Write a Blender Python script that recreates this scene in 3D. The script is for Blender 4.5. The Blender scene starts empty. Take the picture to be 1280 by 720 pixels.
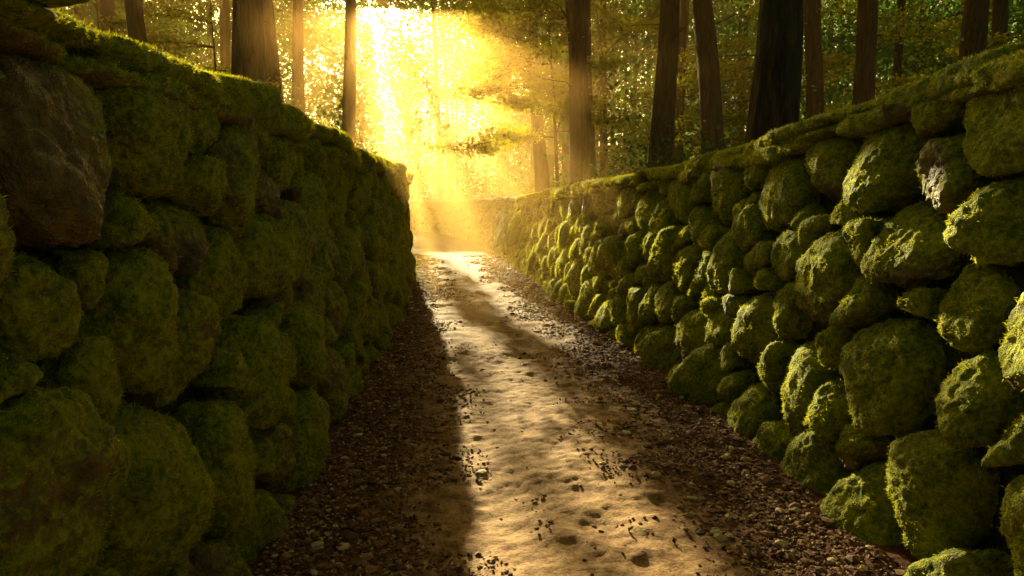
import bpy, math, numpy as np, time
from mathutils import Vector
T0=time.time()
rng=np.random.default_rng(7)
sc=bpy.context.scene
SUN_AZ=-7.5; SUN_EL=15.3
az=math.radians(SUN_AZ); el=math.radians(SUN_EL)
SUN=np.array([math.sin(az)*math.cos(el),math.cos(az)*math.cos(el),math.sin(el)])
TA=math.tan(-az)

# ---------------- noise
_T=rng.random((32,32,32))
def vn(P,f,off=0.0):
    Q=P*f+off
    i=np.floor(Q).astype(int); t=Q-i; t=t*t*(3-2*t); i&=31; j=(i+1)&31
    x0,y0,z0=i.T; x1,y1,z1=j.T; tx,ty,tz=t.T
    a=_T[x0,y0,z0]*(1-tx)+_T[x1,y0,z0]*tx; b=_T[x0,y1,z0]*(1-tx)+_T[x1,y1,z0]*tx
    c=_T[x0,y0,z1]*(1-tx)+_T[x1,y0,z1]*tx; d=_T[x0,y1,z1]*(1-tx)+_T[x1,y1,z1]*tx
    return (a*(1-ty)+b*ty)*(1-tz)+(c*(1-ty)+d*ty)*tz-0.5
def fbm(P,f,o=3,off=0.0):
    r=0;a=1
    for k in range(o):
        r=r+a*vn(P,f*2.03**k,off+k*7.3); a*=.5
    return r
# ---------------- mesh helper
def mesh_obj(name,V,F,mats,smooth=True,attrs=None,mi=None):
    me=bpy.data.meshes.new(name)
    if not isinstance(F,list): F=[F]
    F=[f for f in F if len(f)]
    nl=sum(f.size for f in F); nf=sum(len(f) for f in F)
    me.vertices.add(len(V)); me.vertices.foreach_set('co',np.ascontiguousarray(V,dtype=np.float32).ravel())
    me.loops.add(nl); me.loops.foreach_set('vertex_index',np.concatenate([f.ravel() for f in F]).astype(np.int32))
    me.polygons.add(nf)
    tot=np.concatenate([np.full(len(f),f.shape[1]) for f in F]); st=np.concatenate([[0],np.cumsum(tot)[:-1]])
    me.polygons.foreach_set('loop_start',st.astype(np.int32))
    me.polygons.foreach_set('loop_total',tot.astype(np.int32))
    for m in mats: me.materials.append(m)
    if mi is not None: me.polygons.foreach_set('material_index',mi.astype(np.int32))
    me.polygons.foreach_set('use_smooth',np.full(nf,smooth))
    if attrs:
        for k,v in attrs.items():
            a=me.attributes.new(k,'FLOAT','POINT'); a.data.foreach_set('value',v.astype(np.float32))
    me.update(calc_edges=True)
    ob=bpy.data.objects.new(name,me); sc.collection.objects.link(ob)
    return ob
# ---------------- lane layout
YL=np.array([-80,-5,0,7,10,14,18,24,32,45,320]); XL=np.array([-1.2,-.86,-.86,-.86,-.87,-1.1,-1.7,-2.9,-5.0,-9.5,-125.])
YR=np.array([-80,-5,0,4.6,5.9,7.7,9.8,13.4,18,24,32,45,320]); XR=np.array([2.2,1.72,1.72,1.72,1.67,1.54,1.39,1.22,1.0,.6,-.9,-5.0,-120.])
_yy=np.arange(-80,320,.25)
def _sm(Y,X):
    v=np.interp(_yy,Y,X); k=np.ones(7)/7
    vp=np.pad(v,3,mode='edge'); return np.convolve(vp,k,'valid')
_xl=_sm(YL,XL); _xr=_sm(YR,XR)
xL=lambda y: np.interp(y,_yy,_xl)
xR=lambda y: np.interp(y,_yy,_xr)
def hR(y): return np.interp(y,[0,2.4,3.7,5,6.1,10.6,16,40],[2.12,2.08,1.99,1.9,1.84,1.73,1.66,1.6])-.09
def hL(y): return np.interp(y,[0,1.5,2.6,10,40],[1.93,1.92,1.93,1.96,1.9])-.07
BAT={'L':.07,'R':.19}

# ---------------- materials
def newmat(name):
    m=bpy.data.materials.new(name); m.use_nodes=True; nt=m.node_tree; nt.nodes.clear()
    return m,nt,nt.nodes,nt.links
def N(nd,t,**k):
    n=nd.new(t)
    for a,b in k.items(): setattr(n,a,b)
    return n
def ramp(nd,stops):
    r=nd.new('ShaderNodeValToRGB'); e=r.color_ramp.elements
    while len(e)<len(stops): e.new(.5)
    for x,(p,c) in zip(e,stops): x.position=p; x.color=(*c,1)
    return r
def noiseN(nd,lk,vec,scale,detail=5,rough=.6):
    n=nd.new('ShaderNodeTexNoise'); n.inputs['Scale'].default_value=scale; n.inputs['Detail'].default_value=detail; n.inputs['Roughness'].default_value=rough
    lk.new(vec,n.inputs['Vector']); return n
def stone_mat():
    m,nt,nd,lk=newmat('mossy_stone')
    geo=N(nd,'ShaderNodeNewGeometry'); pos=geo.outputs['Position']
    am=N(nd,'ShaderNodeAttribute',attribute_name='moss'); ar=N(nd,'ShaderNodeAttribute',attribute_name='rnd')
    n1=noiseN(nd,lk,pos,9,3,.65); n2=noiseN(nd,lk,pos,45,3,.7)
    rock=ramp(nd,[(.3,(.045,.036,.014)),(.5,(.11,.092,.035)),(.7,(.2,.17,.07))]); lk.new(n1.outputs[0],rock.inputs[0])
    rock2=ramp(nd,[(.3,(.08,.052,.01)),(.55,(.18,.125,.022)),(.8,(.28,.21,.05))]); lk.new(n1.outputs[0],rock2.inputs[0])
    mr=N(nd,'ShaderNodeMix',data_type='RGBA'); lk.new(ar.outputs['Fac'],mr.inputs[0]); lk.new(rock.outputs[0],mr.inputs[6]); lk.new(rock2.outputs[0],mr.inputs[7])
    vo=N(nd,'ShaderNodeTexVoronoi'); vo.inputs['Scale'].default_value=14; lk.new(pos,vo.inputs['Vector'])
    md=N(nd,'ShaderNodeMath',operation='MULTIPLY_ADD'); lk.new(n2.outputs[0],md.inputs[0]); md.inputs[1].default_value=.5; lk.new(vo.outputs[0],md.inputs[2])
    lr=ramp(nd,[(.33,(1,1,1)),(.38,(0,0,0))]); lk.new(md.outputs[0],lr.inputs[0])
    ml=N(nd,'ShaderNodeMix',data_type='RGBA'); lk.new(lr.outputs[0],ml.inputs[0]); lk.new(mr.outputs[2],ml.inputs[6]); ml.inputs[7].default_value=(.3,.32,.15,1)
    moss=ramp(nd,[(.3,(.03,.045,.003)),(.44,(.13,.17,.004)),(.58,(.32,.33,.007)),(.75,(.48,.43,.012))])
    mm=N(nd,'ShaderNodeMath',operation='MULTIPLY_ADD'); lk.new(n2.outputs[0],mm.inputs[0]); mm.inputs[1].default_value=.6
    m5=N(nd,'ShaderNodeMath',operation='MULTIPLY'); lk.new(n1.outputs[0],m5.inputs[0]); m5.inputs[1].default_value=.4; lk.new(m5.outputs[0],mm.inputs[2])
    lk.new(mm.outputs[0],moss.inputs[0])
    a=N(nd,'ShaderNodeMath',operation='MULTIPLY_ADD'); lk.new(n2.outputs[0],a.inputs[0]); a.inputs[1].default_value=.9; lk.new(am.outputs['Fac'],a.inputs[2])
    mk=N(nd,'ShaderNodeMapRange'); mk.inputs[1].default_value=.62; mk.inputs[2].default_value=.9; lk.new(a.outputs[0],mk.inputs[0])
    mc=N(nd,'ShaderNodeMix',data_type='RGBA'); lk.new(mk.outputs[0],mc.inputs[0]); lk.new(ml.outputs[2],mc.inputs[6]); lk.new(moss.outputs[0],mc.inputs[7])
    b=N(nd,'ShaderNodeBsdfPrincipled'); lk.new(mc.outputs[2],b.inputs['Base Color'])
    rr=N(nd,'ShaderNodeMapRange'); rr.inputs[3].default_value=.45; rr.inputs[4].default_value=.9; lk.new(mk.outputs[0],rr.inputs[0]); lk.new(rr.outputs[0],b.inputs['Roughness'])
    b.inputs['Specular IOR Level'].default_value=.35
    bp=N(nd,'ShaderNodeBump'); bp.inputs['Strength'].default_value=1; bp.inputs['Distance'].default_value=.03; lk.new(n2.outputs[0],bp.inputs['Height']); lk.new(bp.outputs[0],b.inputs['Normal'])
    o=N(nd,'ShaderNodeOutputMaterial'); lk.new(b.outputs[0],o.inputs[0]); return m
def leaf_mat(name,c1,c2,tr,trf=.5,nscale=.7):
    m,nt,nd,lk=newmat(name)
    geo=N(nd,'ShaderNodeNewGeometry')
    n=noiseN(nd,lk,geo.outputs['Position'],nscale,1)
    r=ramp(nd,[(.35,c1),(.65,c2)]); lk.new(n.outputs[0],r.inputs[0])
    b=N(nd,'ShaderNodeBsdfDiffuse'); lk.new(r.outputs[0],b.inputs[0])
    t=N(nd,'ShaderNodeBsdfTranslucent'); t.inputs[0].default_value=(*tr,1)
    x=N(nd,'ShaderNodeMixShader'); x.inputs[0].default_value=trf; lk.new(b.outputs[0],x.inputs[1]); lk.new(t.outputs[0],x.inputs[2])
    o=N(nd,'ShaderNodeOutputMaterial'); lk.new(x.outputs[0],o.inputs[0]); return m
def bark_mat():
    m,nt,nd,lk=newmat('bark')
    geo=N(nd,'ShaderNodeNewGeometry'); mp=N(nd,'ShaderNodeMapping'); mp.inputs['Scale'].default_value=(1,1,.15); lk.new(geo.outputs['Position'],mp.inputs[0])
    n=noiseN(nd,lk,mp.outputs[0],22,4,.7); n2=noiseN(nd,lk,geo.outputs['Position'],2,3)
    r=ramp(nd,[(.3,(.02,.013,.006)),(.55,(.085,.05,.02)),(.75,(.16,.1,.045))]); lk.new(n.outputs[0],r.inputs[0])
    r2=ramp(nd,[(.5,(0,0,0)),(.7,(.6,.6,.6))]); lk.new(n2.outputs[0],r2.inputs[0])
    mx=N(nd,'ShaderNodeMix',data_type='RGBA'); lk.new(r2.outputs[0],mx.inputs[0]); lk.new(r.outputs[0],mx.inputs[6]); mx.inputs[7].default_value=(.05,.07,.015,1)
    b=N(nd,'ShaderNodeBsdfPrincipled'); lk.new(mx.outputs[2],b.inputs['Base Color']); b.inputs['Roughness'].default_value=.9; b.inputs['Specular IOR Level'].default_value=.2
    bp=N(nd,'ShaderNodeBump'); bp.inputs['Distance'].default_value=.04; lk.new(n.outputs[0],bp.inputs['Height']); lk.new(bp.outputs[0],b.inputs['Normal'])
    o=N(nd,'ShaderNodeOutputMaterial'); lk.new(b.outputs[0],o.inputs[0]); return m
def ground_mat():
    m,nt,nd,lk=newmat('lane_earth')
    geo=N(nd,'ShaderNodeNewGeometry'); pos=geo.outputs['Position']
    ap=N(nd,'ShaderNodeAttribute',attribute_name='path')
    n2=noiseN(nd,lk,pos,60,4,.7); n3=noiseN(nd,lk,pos,9,5,.7)
    sand=ramp(nd,[(.3,(.26,.125,.042)),(.5,(.47,.275,.105)),(.7,(.65,.44,.2))]); lk.new(n3.outputs[0],sand.inputs[0])
    sp=ramp(nd,[(.35,(.35,.28,.2)),(.55,(1,1,1))]); lk.new(n2.outputs[0],sp.inputs[0])
    mu=N(nd,'ShaderNodeMix',data_type='RGBA',blend_type='MULTIPLY'); mu.inputs[0].default_value=.65; lk.new(sand.outputs[0],mu.inputs[6]); lk.new(sp.outputs[0],mu.inputs[7])
    soil=ramp(nd,[(.3,(.04,.015,.006)),(.55,(.14,.06,.022)),(.75,(.22,.105,.045))]); lk.new(n2.outputs[0],soil.inputs[0])
    a=N(nd,'ShaderNodeMath',operation='MULTIPLY_ADD'); lk.new(n3.outputs[0],a.inputs[0]); a.inputs[1].default_value=.9; lk.new(ap.outputs['Fac'],a.inputs[2])
    mk=N(nd,'ShaderNodeMapRange'); mk.inputs[1].default_value=.65; mk.inputs[2].default_value=1.2; lk.new(a.outputs[0],mk.inputs[0])
    mx=N(nd,'ShaderNodeMix',data_type='RGBA'); lk.new(mk.outputs[0],mx.inputs[0]); lk.new(soil.outputs[0],mx.inputs[6]); lk.new(mu.outputs[2],mx.inputs[7])
    bank=ramp(nd,[(.35,(.012,.012,.005)),(.6,(.04,.05,.01))]); lk.new(n2.outputs[0],bank.inputs[0])
    bk=N(nd,'ShaderNodeMapRange'); bk.inputs[1].default_value=-.3; bk.inputs[2].default_value=-.8; lk.new(ap.outputs['Fac'],bk.inputs[0])
    mx2=N(nd,'ShaderNodeMix',data_type='RGBA'); lk.new(bk.outputs[0],mx2.inputs[0]); lk.new(mx.outputs[2],mx2.inputs[6]); lk.new(bank.outputs[0],mx2.inputs[7])
    b=N(nd,'ShaderNodeBsdfPrincipled'); lk.new(mx2.outputs[2],b.inputs['Base Color']); b.inputs['Roughness'].default_value=.85; b.inputs['Specular IOR Level'].default_value=.15
    bp=N(nd,'ShaderNodeBump'); bp.inputs['Strength'].default_value=.6; bp.inputs['Distance'].default_value=.01; lk.new(n2.outputs[0],bp.inputs['Height']); lk.new(bp.outputs[0],b.inputs['Normal'])
    o=N(nd,'ShaderNodeOutputMaterial'); lk.new(b.outputs[0],o.inputs[0]); return m
def rnd_mat(name,stops,rough=.7):
    m,nt,nd,lk=newmat(name)
    ar=N(nd,'ShaderNodeAttribute',attribute_name='rnd'); r=ramp(nd,stops); lk.new(ar.outputs['Fac'],r.inputs[0])
    b=N(nd,'ShaderNodeBsdfPrincipled'); lk.new(r.outputs[0],b.inputs['Base Color']); b.inputs['Roughness'].default_value=rough; b.inputs['Specular IOR Level'].default_value=.25
    o=N(nd,'ShaderNodeOutputMaterial'); lk.new(b.outputs[0],o.inputs[0]); return m
M_STONE=stone_mat(); M_BARK=bark_mat(); M_GROUND=ground_mat()
M_LEAF=leaf_mat('beech_leaf',(.05,.085,.01),(.1,.14,.012),(.48,.46,.015))
M_FLEAF=leaf_mat('forest_leaf',(.015,.06,.022),(.05,.11,.02),(.12,.25,.03),.45,.25)
M_MOSSB=leaf_mat('moss_frond',(.13,.16,.004),(.32,.33,.007),(.7,.66,.01),.5,5)

# ---------------- icospheres
import bmesh
ICO={}
def ico(n):
    if n not in ICO:
        bm=bmesh.new(); bmesh.ops.create_icosphere(bm,subdivisions=n,radius=1)
        bm.verts.ensure_lookup_table()
        V=np.array([v.co[:] for v in bm.verts]); V/=np.linalg.norm(V,axis=1)[:,None]
        F=np.array([[v.index for v in f.verts] for f in bm.faces]); bm.free(); ICO[n]=(V,F)
    return ICO[n]
def gauge(D,Nn,d,p):
    c=np.maximum(D@np.array(Nn).T,0)/np.array(d)[None]
    return (c**p).sum(1)**(-1/p)
MOSSPTS=[]
def build_wall(side,y0,y1):
    base=xL if side=='L' else xR; H=hL if side=='L' else hR; bat=BAT[side]; sg=1 if side=='L' else -1
    pts=[];R=[]
    sizes=[.27,.22,.175,.145,.115,.085]
    PA=np.zeros((6000,2)); RA=np.zeros(6000)
    for r,tn in zip(sizes,[18,50,110,160,200,200]):
        for _ in range(int((y1-y0)*tn)):
            y=rng.uniform(y0,y1); h=float(H(y)); z=rng.uniform(.02,h-.02)
            rr=r*rng.uniform(.93,1.05)
            if len(pts):
                P=PA[:len(pts)]
                q=np.hypot((P[:,0]-y)/1.12,(P[:,1]-z))
                if (q<(RA[:len(pts)]+rr)*.86).any(): continue
            PA[len(pts)]=(y,z); RA[len(pts)]=rr; pts.append((y,z)); R.append(rr)
    P=np.array(pts); R=np.array(R)
    Vs=[];Fs=[];mo=[];rd=[];nv=0
    def emit(C,Dv,r,F,lvl,mossb,rv,amp=1.0):
        nonlocal nv
        L=Dv*r[:,None]
        loc=L+C
        Wd=np.stack([loc[:,2]+(50 if side=='L' else 90),loc[:,0],loc[:,1]],1)
        big=fbm(Wd,4.0,2,rv*31); med=fbm(Wd,13,3,rv*17)
        k=1+amp*(.12*big)
        L=L*k[:,None]+Dv*(amp*.032*med)[:,None]
        if lvl>=5: L=L+Dv*(amp*.018*fbm(Wd,38,2,3.3))[:,None]
        loc=L+C
        y=loc[:,0]; z=loc[:,1]
        x=base(y)+sg*(loc[:,2]-bat*z)
        V=np.stack([x,y,z],1)
        FF=F if sg<0 else F[:,::-1]
        a,b,c=V[FF[:,0]],V[FF[:,1]],V[FF[:,2]]; fn=np.cross(b-a,c-a)
        vnm=np.stack([sum(np.bincount(FF[:,kk],fn[:,ax],len(V)) for kk in range(3)) for ax in range(3)],1)
        vnm/=np.linalg.norm(vnm,axis=1)[:,None]+1e-12
        if (vnm*(V-V.mean(0))).sum()<0: FF=FF[:,::-1]; vnm=-vnm
        m=.55+mossb+.25*vnm[:,2]+.8*fbm(Wd,3.2,3,9.1)
        Vs.append(V); Fs.append(FF+nv); nv+=len(V); mo.append(m); rd.append(np.full(len(V),rv))
        yc=C[0]
        if yc<18 and yc>.3:
            vis=(vnm[:,0]*sg>-.3)
            cl=np.clip(.55+2.2*fbm(Wd,22,2,1.7),0.03,1)
            w=np.clip((m-.15)*2,0,1)*vis*cl
            MOSSPTS.append((V,vnm,w,yc))
    for i,(y,z) in enumerate(P):
        dy=P[:,0]-y; dz=P[:,1]-z; D=np.hypot(dy,dz); nb=np.where((D<1.1)&(D>0))[0]
        Nn=[];d=[]
        for j in nb:
            dd=(D[j]**2+R[i]**2*1.3-R[j]**2*1.3)/(2*D[j])
            Nn.append([dy[j]/D[j],dz[j]/D[j],rng.normal(0,.06)]); d.append(max(dd-.006,.03))
        h=float(H(y))
        Nn+= [[0,-1,0],[0,1,0]]; d+=[z+.06,max(h-z,.04)]
        fr=min(.25,R[i]*1.0)+rng.uniform(-.03,.05)
        Nn+=[[rng.normal(0,.17),rng.normal(0,.17),1],[0,0,-1]]; d+=[fr,.2]
        for _ in range(3):
            a=rng.normal(size=3); a[2]=abs(a[2])+.3; a/=np.linalg.norm(a); Nn.append(a); d.append(R[i]*rng.uniform(.98,1.35))
        lvl=6 if .6<y<3.6 else (5 if -.5<y<8 else (4 if y<18 else 3))
        if R[i]<.12: lvl-=1
        Dv,F=ico(lvl)
        r=gauge(Dv,np.array(Nn),np.array(d),rng.uniform(4,7))
        r=np.minimum(r,R[i]*2.6)
        rv=rng.random(); mb=rng.choice([-.14,.02,.16,.26],p=[.05,.12,.4,.43]) if side=='R' else rng.choice([-.34,-.08,.12,.2],p=[.1,.22,.36,.32])
        emit(np.array([y,z,-fr*.85+rng.uniform(-.025,.04)]),Dv,r,F,lvl,mb,rv)
    for layer in range(2):
      y=y0
      while y<y1:
        ln=rng.uniform(.3,.62) if layer==0 else rng.uniform(.4,.95)
        th=rng.uniform(.04,.06) if layer==0 else rng.uniform(.055,.085)
        yc=y+ln/2; h=float(H(yc)); slope=float(H(yc+.3)-H(yc-.3))/.6
        zc=h+.015+(.08*layer)+rng.uniform(-.015,.012)
        tl=rng.normal(0,.035)-slope
        Nn=[[1,rng.normal(0,.3),rng.normal(0,.2)],[-1,rng.normal(0,.3),rng.normal(0,.2)],[tl,1,rng.normal(0.05,.08)],[-tl,-1,rng.normal(0,.08)],[rng.normal(0,.15),rng.normal(0,.1),1],[0,0,-1]]
        oh=rng.uniform(.02,.09)+(.03 if layer else 0)
        d=[ln*.6,ln*.6,th,th+.01,.25+oh,.3]
        lvl=6 if .6<yc<4 else (5 if -.5<yc<9 else (4 if yc<20 else 3))
        Dv,F=ico(lvl)
        S=np.array([ln*.5,th*1.6,.27]); Dd=Dv*S; Dd/=np.linalg.norm(Dd,axis=1)[:,None]
        r=gauge(Dd,np.array([np.array(n)/np.linalg.norm(n) for n in Nn]),np.array(d),4.5)
        emit(np.array([yc,zc,-.25]),Dd,r,F,lvl,.38 if layer else -.05,rng.random(),.9)
        y+=ln*.88
    return mesh_obj('dry_stone_wall',np.concatenate(Vs),np.concatenate(Fs),[M_STONE],True,{'moss':np.concatenate(mo),'rnd':np.concatenate(rd)})
build_wall('L',-3,42); build_wall('R',-3,42)
print('walls',time.time()-T0)
# ---------------- moss fronds
def blades(P,Nm,L,W):
    n=len(P)
    up=Nm+rng.normal(0,.45,(n,3)); up[:,2]+=.15; up/=np.linalg.norm(up,axis=1)[:,None]
    s=np.cross(up,rng.normal(size=(n,3))); s/=np.linalg.norm(s,axis=1)[:,None]
    V=np.stack([P-s*W[:,None]/2-Nm*.003,P+s*W[:,None]/2-Nm*.003,P+up*L[:,None]],1).reshape(-1,3)
    return V,np.arange(n*3).reshape(-1,3)
Vp=[];Np=[];Lp=[]
for V,vm,w,yc in MOSSPTS:
    ext=np.prod(np.sort(V.max(0)-V.min(0))[1:])
    dens=10000 if yc<5 else (8000 if yc<9 else 4000)
    n=int(ext*dens*1.7)
    if w.sum()<1: continue
    pr=w/w.sum()
    idx=rng.choice(len(V),n,p=pr); idx=idx[rng.random(n)<min(1,w.mean()*3.4)]
    Vp.append(V[idx]+rng.normal(0,.004,(len(idx),3))); Np.append(vm[idx]); Lp.append(np.full(len(idx),1.0 if yc<5 else (1.5 if yc<9 else 2.3)))
Vp=np.concatenate(Vp);Np=np.concatenate(Np);Lp=np.concatenate(Lp)
V,F=blades(Vp,Np,Lp*rng.uniform(.005,.012,len(Vp)),Lp*rng.uniform(.002,.0045,len(Vp)))
mesh_obj('moss',V,F,[M_MOSSB],False); print('moss',len(F),time.time()-T0)

# ---------------- ground
def pathmask(x,y):
    c=np.interp(y,[0,3,5,8,12,20],[.46,.45,.4,.3,.12,-.3])+.05*np.sin(y*1.7); hw=np.interp(y,[0,3,8,12],[.72,.74,.78,.75])
    c=np.where(y>14,(xL(y)+xR(y))/2,c)
    return np.clip(1.15-np.abs(x-c)/hw*.75,0,1)
def gz(x,y):
    P=np.stack([x,y,np.zeros_like(x)],1)
    d=np.minimum(x-xL(y),xR(y)-x)
    return .05*np.exp(-np.maximum(d,0)/.25)+.035*fbm(P,1.3,2)+.03*fbm(P,5,3,4.)*np.clip(12/np.maximum(y,1),.3,1)+.009*fbm(P,30,2,8.)
rows=np.concatenate([[-80,-40,-15,-6,-3],np.arange(-1,1.5,.1),np.arange(1.5,7,.017),np.arange(7,14,.05),np.arange(14,45,.35),[50,60,80,110,160,220,300]])
tc=np.linspace(0,1,170)
offs=np.array([.16,.2,.28,.5,.8,1.5,2.5,4,6,9,13,18,25,35,50,80,140,260]); zo=np.array([0.,.8,1.5,1.6,1.6,1.62,1.65,1.7,1.75,1.8,1.9,2.1,2.3,2.6,3,4,6,9])
G=[];Pm=[]
for y in rows:
    a=float(xL(y));b=float(xR(y)); hl=float(hL(y));hr=float(hR(y))
    xs=a-offs[::-1]; zz=zo[::-1].copy(); zz=np.where(zz==1.5,hl-.2,zz)+ .15*(offs[::-1]>1)*np.array([math.sin(x*.9+y*.5) for x in xs])
    xm2=a-.14+(b-a+.28)*tc; ym=np.full_like(xm2,y)
    zm=gz(xm2,ym)
    ro=offs+np.where(zo>0,.2,0)*np.minimum(zo/1.5,1)
    xr=b+ro; zr=np.where(zo==1.5,hr-.2,zo)+ .15*(offs>1)*np.array([math.sin(x*.8+y*.6) for x in xr])
    X=np.concatenate([xs,xm2,xr]); Z=np.concatenate([zz,zm,zr]); G.append(np.stack([X,np.full_like(X,y),Z],1))
    Pm.append(np.concatenate([-np.ones(len(xs)),pathmask(xm2,ym),-np.ones(len(xr))]))
G=np.array(G);nr,nc=G.shape[:2]; I=np.arange(nr*nc).reshape(nr,nc)
F=np.stack([I[:-1,:-1],I[:-1,1:],I[1:,1:],I[1:,:-1]],-1).reshape(-1,4)
mesh_obj('ground',G.reshape(-1,3),F,[M_GROUND],True,{'path':np.concatenate(Pm)})

# ---------------- gravel and litter
def scatter(n,ya,yb,edge):
    y=ya+(yb-ya)*rng.random(n*4)**2.0; a=xL(y);b=xR(y); x=a+(b-a)*rng.random(n*4)
    pm=pathmask(x,y)+.7*vn(np.stack([x,y,x*0],1),3.)
    keep=rng.random(n*4)>np.clip(pm*1.4-.05,0,edge); x=x[keep][:n];y=y[keep][:n]
    return np.stack([x,y,gz(x,y)],1)
P=scatter(28000,1.4,20,.994); n=len(P)
Dv,F0=ico(1)
s=rng.uniform(.004,.011,n)*(1+1.5*(rng.random(n)<.09))*np.clip(P[:,1]/7,1,2); sc3=np.stack([s*rng.uniform(.8,1.5,n),s*rng.uniform(.8,1.5,n),s*rng.uniform(.4,.8,n)],1)
V=Dv[None]*sc3[:,None]*(1+rng.uniform(-.25,.25,(n,len(Dv),1)))
th=rng.uniform(0,6.28,n);c,s_=np.cos(th)[:,None],np.sin(th)[:,None]
V=np.stack([V[...,0]*c-V[...,1]*s_,V[...,0]*s_+V[...,1]*c,V[...,2]],-1)+P[:,None]+np.array([0,0,.003])
F=(F0[None]+np.arange(n)[:,None,None]*len(Dv)).reshape(-1,3)
M_GRAV=rnd_mat('gravel',[(0,(.07,.03,.012)),(.5,(.2,.095,.036)),(.85,(.35,.2,.085)),(.97,(.6,.48,.22))],.8)
mesh_obj('gravel',V.reshape(-1,3),F,[M_GRAV],False,{'rnd':np.repeat(rng.random(n),len(Dv))})
def leafquads(P,size,flat=1.0,asp=.6):
    n=len(P); nm=rng.normal(size=(n,3)); nm[:,2]=np.abs(nm[:,2])*1+flat; nm/=np.linalg.norm(nm,axis=1)[:,None]
    u=np.cross(nm,rng.normal(size=(n,3))); u/=np.linalg.norm(u,axis=1)[:,None]; v=np.cross(nm,u)
    sz=(size*rng.uniform(.7,1.3,n))[:,None]
    V=np.stack([P-u*sz*.5,P+v*sz*asp*.5+nm*sz*.08-u*sz*.05,P+u*sz*.5,P-v*sz*asp*.5+nm*sz*.08-u*sz*.05],1).reshape(-1,3)
    return V,np.arange(n*4).reshape(-1,4)
P=scatter(15000,1.4,17,.994); P[:,2]+=.006
V,F=leafquads(P,.028,1.6)
M_LIT=rnd_mat('dead_leaf',[(0,(.07,.028,.01)),(.5,(.2,.08,.026)),(.85,(.33,.16,.05)),(.98,(.5,.42,.07))],.8)
mesh_obj('leaf_litter',V,F,[M_LIT],False,{'rnd':np.repeat(rng.random(len(P)),4)})

# ---------------- trees
def corr(P):
    P=np.atleast_2d(P)
    t=(P[:,2]-.8)/SUN[2]; hx=P[:,0]-SUN[0]*t; hy=P[:,1]-SUN[1]*t
    return (hx>xL(hy)-.3)&(hx<xR(hy)+1.7)&(hy>-2)&(hy<24),hx,hy
def sunkeep(P):
    """canopy opened for the low sun; noise keeps leaf strips that shade the lane"""
    inn,hx,hy=corr(P)
    c=hx+TA*hy
    nz=vn(np.stack([c*3.1,hy*.2,hx*0],1),1.,5.5)
    th=np.where(hx>xR(hy)-.15,.22,.07)
    pk=np.where(inn,np.where(nz>th,1.,.004),1.)  # leaves shaped for light: strips stay to cast stripes, the rest cleared
    pk=np.where((P[:,1]<14)&(P[:,2]<5.5)&(np.abs(P[:,0])<1.5),0,pk)
    lx=np.interp(P[:,1],_yy,(_xl+_xr)/2)
    pk=np.where((np.abs(P[:,0]-lx)<2.2)&(P[:,2]<4)&(P[:,1]<60),0,pk)
    return rng.random(len(P))<pk
class Buf:
    def __init__(s): s.V=[];s.Q=[];s.n=0;s.L=[]
    def tube(s,pts,rad,k=10,rough=0):
        pts=np.array(pts,float);m=len(pts)
        T=np.gradient(pts,axis=0);T/=np.linalg.norm(T,axis=1)[:,None]
        ref=np.array([1,0,0.]) if abs(T[0,0])<.8 else np.array([0,1,0.])
        A=np.cross(T,ref);A/=np.linalg.norm(A,axis=1)[:,None];B=np.cross(T,A)
        a=np.linspace(0,2*math.pi,k,endpoint=False)
        R=np.array(rad)[:,None]*np.ones((1,k))
        if rough:
            W=np.stack([np.cos(a)[None]*np.ones((m,1))*2+pts[:,:1],np.sin(a)[None]*np.ones((m,1))*2+pts[:,1:2],pts[:,2:]*.6*np.ones((1,k))],-1).reshape(-1,3)
            R=R*(1+rough*fbm(W,1.2,2).reshape(m,k))
        V=pts[:,None]+R[...,None]*(np.cos(a)[None,:,None]*A[:,None]+np.sin(a)[None,:,None]*B[:,None])
        I=np.arange(m*k).reshape(m,k)+s.n; J=np.roll(I,-1,1)
        s.Q.append(np.stack([I[:-1],J[:-1],J[1:],I[1:]],-1).reshape(-1,4)); s.V.append(V.reshape(-1,3)); s.n+=m*k
    def out(s,name,leafmat,lsize,flat=.4,filt=True):
        V=np.concatenate(s.V);Q=np.concatenate(s.Q);mi=np.zeros(len(Q))
        if s.L:
            P=np.concatenate(s.L)
            if filt: P=P[sunkeep(P)]
            ls=lsize if np.isscalar(lsize) else lsize[0]*np.clip(P[:,1]/60,lsize[1],lsize[2])
            LV,LF=leafquads(P,ls,flat)
            Q=np.concatenate([Q,LF+len(V)]);mi=np.concatenate([mi,np.ones(len(LF))]);V=np.concatenate([V,LV])
        return mesh_obj(name,V,Q,[M_BARK,leafmat],True,None,mi)
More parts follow.
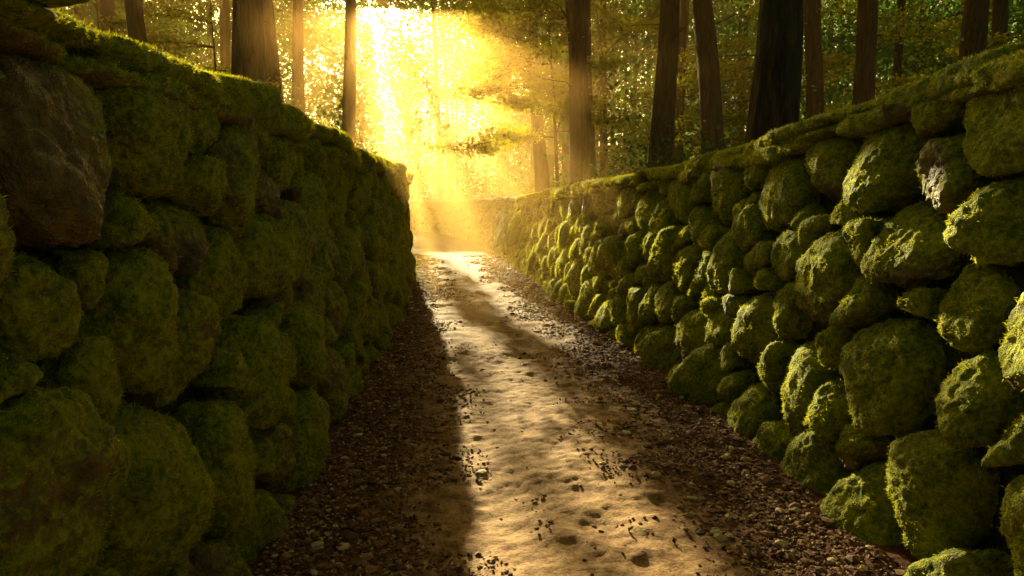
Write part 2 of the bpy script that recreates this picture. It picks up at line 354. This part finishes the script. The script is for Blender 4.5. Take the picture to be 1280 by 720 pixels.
def tree(name,x,y,dia,lean=(0,0),H=16,cb=5.5,nl=3000,ls=.13,mat=None,limbs=11,bend=.12):
    b=Buf(); z0=1.3
    zs=np.linspace(0,H,26); ph=rng.uniform(0,6,2)
    px=x+lean[0]*zs+bend*np.sin(zs*.45+ph[0])-bend*math.sin(ph[0]); py=y+lean[1]*zs+bend*np.sin(zs*.4+ph[1])-bend*math.sin(ph[1])
    r=dia/2*(1-.8*(zs/H))*(1+.5*np.exp(-zs/.5))
    pts=np.stack([px,py,z0+zs],1); b.tube(pts,r,16,.25)
    for k in range(limbs):
        h=cb+(H-cb)*(k+rng.random())/limbs; i=int(h/H*25); p=pts[min(i,25)]; a=rng.uniform(0,6.28)
        L=rng.uniform(.5,1)*(H-h)*.35+1.2; d=np.array([math.cos(a),math.sin(a),rng.uniform(.15,.7)])
        if corr(p+d*L*.7)[0][0]: L*=.35
        tt=np.linspace(0,1,7)[:,None]; q=p+d*L*tt+np.array([0,0,-.12*L])*tt**2+rng.normal(0,.06,(7,3))*tt
        b.tube(q,np.linspace(max(r[min(i,25)]*.4,.02),.008,7),6)
        m=nl//limbs//4
        for s_ in range(4):
            c=q[rng.integers(2,7)]+rng.normal(0,.35,3)
            e=c+rng.normal(0,.7,3)*[1,1,.35]; b.tube(np.linspace(q[4],e,4),[.014,.01,.007,.004],4)
            b.L.append(c+rng.normal(0,1,(m,3))*[.6,.6,.22]); 
    for k in range(5):
        i=rng.integers(4,12); a=rng.uniform(0,6.28); L=rng.uniform(.3,1.0); e=pts[i]+np.array([math.cos(a),math.sin(a),.25])*L
        b.tube(np.linspace(pts[i],e,4)+rng.normal(0,.03,(4,3)),[.018,.012,.008,.004],5)
    return b.out(name,mat or M_LEAF,ls)
T=[(-5.1,11.6,.3,0,0),(-3.15,10.1,.5,.01,0),(-3.6,13.6,.32,-.01,0),(-4.2,18,.34,.01,0),(-2.62,15.2,.3,.0,0),(-7.6,12.5,.36,0,0),(-8.3,16.5,.4,.01,0),(-6.6,20,.36,0,0),
 (1.95,17,.34,-.09,0),(2.3,13,.4,-.13,.02),(2.15,12.6,.4,-.005,0),(2.95,16,.3,-.01,0),(3.4,12.1,.4,-.015,0),(4.45,12,.4,-.11,0),(3.15,7.1,.46,-.01,0),(6.5,12.4,.35,-.02,0),(7.05,12,.38,.0,0),(13.5,21,.33,0,0),(9.45,12.5,.48,0,0),(12.3,15.5,.4,.02,0),(9.2,19,.34,0,0),(5.8,19,.3,-.02,0),(4.6,23,.3,.02,0)]
for (x,y,d,lx,ly) in T:
    tree('beech_tree',x,y,d,(lx,ly),H=rng.uniform(14,18),cb=rng.uniform(5,7),nl=3200)
def sapling(x,y,H,nl,reach,dirx=0,ls=.085):
    b=Buf(); zs=np.linspace(0,H,10); pts=np.stack([x+.05*dirx*zs**1.3,np.full(10,y),1.4+zs],1); b.tube(pts,np.linspace(.045,.008,10),8)
    nb=14
    for k in range(nb):
        i=3+int(6*k/nb); a=rng.uniform(0,6.28); d=np.array([math.cos(a)+dirx*1.2,math.sin(a)*.8,.12]); d/=np.linalg.norm(d)
        L=reach*rng.uniform(.6,1); t=np.linspace(0,1,6)[:,None]; q=pts[i]+d*L*t+np.array([0,0,-.2*L])*t**2
        b.tube(q,np.linspace(.016,.003,6),5)
        for m in range(6):
            c=q[rng.integers(1,6)]; sd=np.cross(d,[0,0,1])*rng.choice([-1,1])*rng.uniform(.3,.8)*L*.4+d*.25*L
            e=c+sd; b.tube(np.linspace(c,e,3),[.006,.004,.002],4)
            kk=nl//nb//6; u=rng.random((kk,1)); b.L.append(c+sd*u*1.15+rng.normal(0,1,(kk,3))*[.13,.13,.08])
    return b.out('beech_sapling',M_LEAF,ls,.5,False)
sapling(1.9,14.2,4.4,11000,2.1,-.8); sapling(2.6,16.5,5.5,10000,2.2,-.5); sapling(6,14,4,5000,1.8); sapling(4.9,15.5,4.5,5000,1.8);sapling(8.5,14.5,4.5,5000,2);sapling(11,14,4,5000,2)
sapling(-4.8,14,4,4000,1.6,-.3);sapling(-7,14,4,4000,1.6)
# distant forest
b=Buf()
for k in range(200):
    y=rng.uniform(24,95); x=rng.uniform(-1,1)*y*.95
    if abs(x-np.interp(y,_yy,(_xl+_xr)/2))<2.5: continue
    q_=x+TA*y
    if -1.0<q_<3.9 and rng.random()<.93: continue
    H=rng.uniform(14,22); zs=np.linspace(0,H,8); l=rng.normal(0,.025)
    b.tube(np.stack([x+l*zs,np.full(8,y),1.4+zs],1),rng.uniform(.12,.25)*(1-.7*zs/H),8)
for k in range(3400):
    y=rng.uniform(22,100); x=rng.uniform(-1,1)*y*.95; z=1.6+rng.random()**1.15*(.33*y)
    s=.6+y/90
    b.L.append(np.array([x,y,z])+rng.normal(0,1,(110,3))*[1.1*s,1.1*s,.45*s])
for k in range(900):
    y=rng.uniform(100,140); x=rng.uniform(-1,1)*y; z=2+rng.random()*(.36*y)
    b.L.append(np.array([x,y,z])+rng.normal(0,1,(90,3))*[2.6,2.6,1.4])
b.out('distant_forest',M_FLEAF,(.3,.8,2.6),.1)
b=Buf(); b.tube([[12,9,1],[12,9,1.5],[12,9,2]],[.02,.015,.006],6)
for k in range(900):
    y=rng.uniform(7,34); s=rng.choice([-1,1]); x=(xR(y)+rng.uniform(1,20)) if s>0 else (xL(y)-rng.uniform(1,16))
    b.L.append(np.array([x,y,1.65])+np.abs(rng.normal(0,1,(90,3)))*[0,0,.4]+rng.normal(0,1,(90,3))*[.4,.4,.04])
b.out('undergrowth',M_FLEAF,.09,.5,False)
print('trees',time.time()-T0)
# ---------------- mist
def mist(x0,x1,y0,y1,z0,z1,dens):
    m,nt,nd,lk=newmat('mist')
    v=N(nd,'ShaderNodeVolumeScatter'); v.inputs['Color'].default_value=(1,.6,.16,1); v.inputs['Density'].default_value=dens; v.inputs['Anisotropy'].default_value=.62
    o=N(nd,'ShaderNodeOutputMaterial'); lk.new(v.outputs[0],o.inputs[1])
    V=np.array([[x,y,z] for x in(x0,x1) for y in(y0,y1) for z in(z0,z1)],float)
    F=np.array([[0,1,3,2],[4,6,7,5],[0,4,5,1],[2,3,7,6],[0,2,6,4],[1,5,7,3]])
    mesh_obj('mist',V,F,[m],False)
mist(-12,7,7,46,-.5,7,.015)

# ---------------- light
w=bpy.data.worlds.new('World'); sc.world=w; w.use_nodes=True; nt=w.node_tree; nd=nt.nodes; lk=nt.links; nd.clear()
sky=N(nd,'ShaderNodeTexSky',sky_type='NISHITA'); sky.sun_disc=False; sky.sun_elevation=el; sky.sun_rotation=az; sky.dust_density=5
tint=N(nd,'ShaderNodeMix',data_type='RGBA',blend_type='MULTIPLY'); tint.inputs[0].default_value=1; lk.new(sky.outputs[0],tint.inputs[6]); tint.inputs[7].default_value=(1,.84,.45,1)
bg=N(nd,'ShaderNodeBackground'); bg.inputs[1].default_value=.11; lk.new(tint.outputs[2],bg.inputs[0])
tcn=N(nd,'ShaderNodeTexCoord'); dp=N(nd,'ShaderNodeVectorMath',operation='DOT_PRODUCT'); lk.new(tcn.outputs['Generated'],dp.inputs[0]); dp.inputs[1].default_value=tuple(SUN)
mx=N(nd,'ShaderNodeMath',operation='MAXIMUM'); lk.new(dp.outputs['Value'],mx.inputs[0]); mx.inputs[1].default_value=0
def lobe(p,s,col):
    pw=N(nd,'ShaderNodeMath',operation='POWER'); lk.new(mx.outputs[0],pw.inputs[0]); pw.inputs[1].default_value=p
    ml=N(nd,'ShaderNodeMath',operation='MULTIPLY'); lk.new(pw.outputs[0],ml.inputs[0]); ml.inputs[1].default_value=s
    b=N(nd,'ShaderNodeBackground'); b.inputs[0].default_value=(*col,1); lk.new(ml.outputs[0],b.inputs[1]); return b
l1=lobe(250,10,(1,.75,.3)); l2=lobe(5,1.35,(1,.67,.18))
ad=N(nd,'ShaderNodeAddShader'); lk.new(bg.outputs[0],ad.inputs[0]); lk.new(l1.outputs[0],ad.inputs[1])
ad2=N(nd,'ShaderNodeAddShader'); lk.new(ad.outputs[0],ad2.inputs[0]); lk.new(l2.outputs[0],ad2.inputs[1])
o=N(nd,'ShaderNodeOutputWorld'); lk.new(ad2.outputs[0],o.inputs[0])
sl=bpy.data.lights.new('sun','SUN'); sl.energy=28; sl.angle=math.radians(.6); sl.color=(1,.74,.36)
so=bpy.data.objects.new('sun',sl); sc.collection.objects.link(so); so.rotation_euler=Vector(-SUN).to_track_quat('-Z','Y').to_euler()
# ---------------- camera
cd=bpy.data.cameras.new('camera'); cd.sensor_width=36; cd.lens=850/1280*36; cd.clip_end=1000; cd.clip_start=.05
co=bpy.data.objects.new('camera',cd); sc.collection.objects.link(co); co.location=(0,0,1.5)
co.rotation_euler=(math.radians(90)-math.atan(105/850),0,-math.atan(56/850)); sc.camera=co
sc.view_settings.view_transform='Standard'; sc.view_settings.look='None'; sc.view_settings.exposure=0
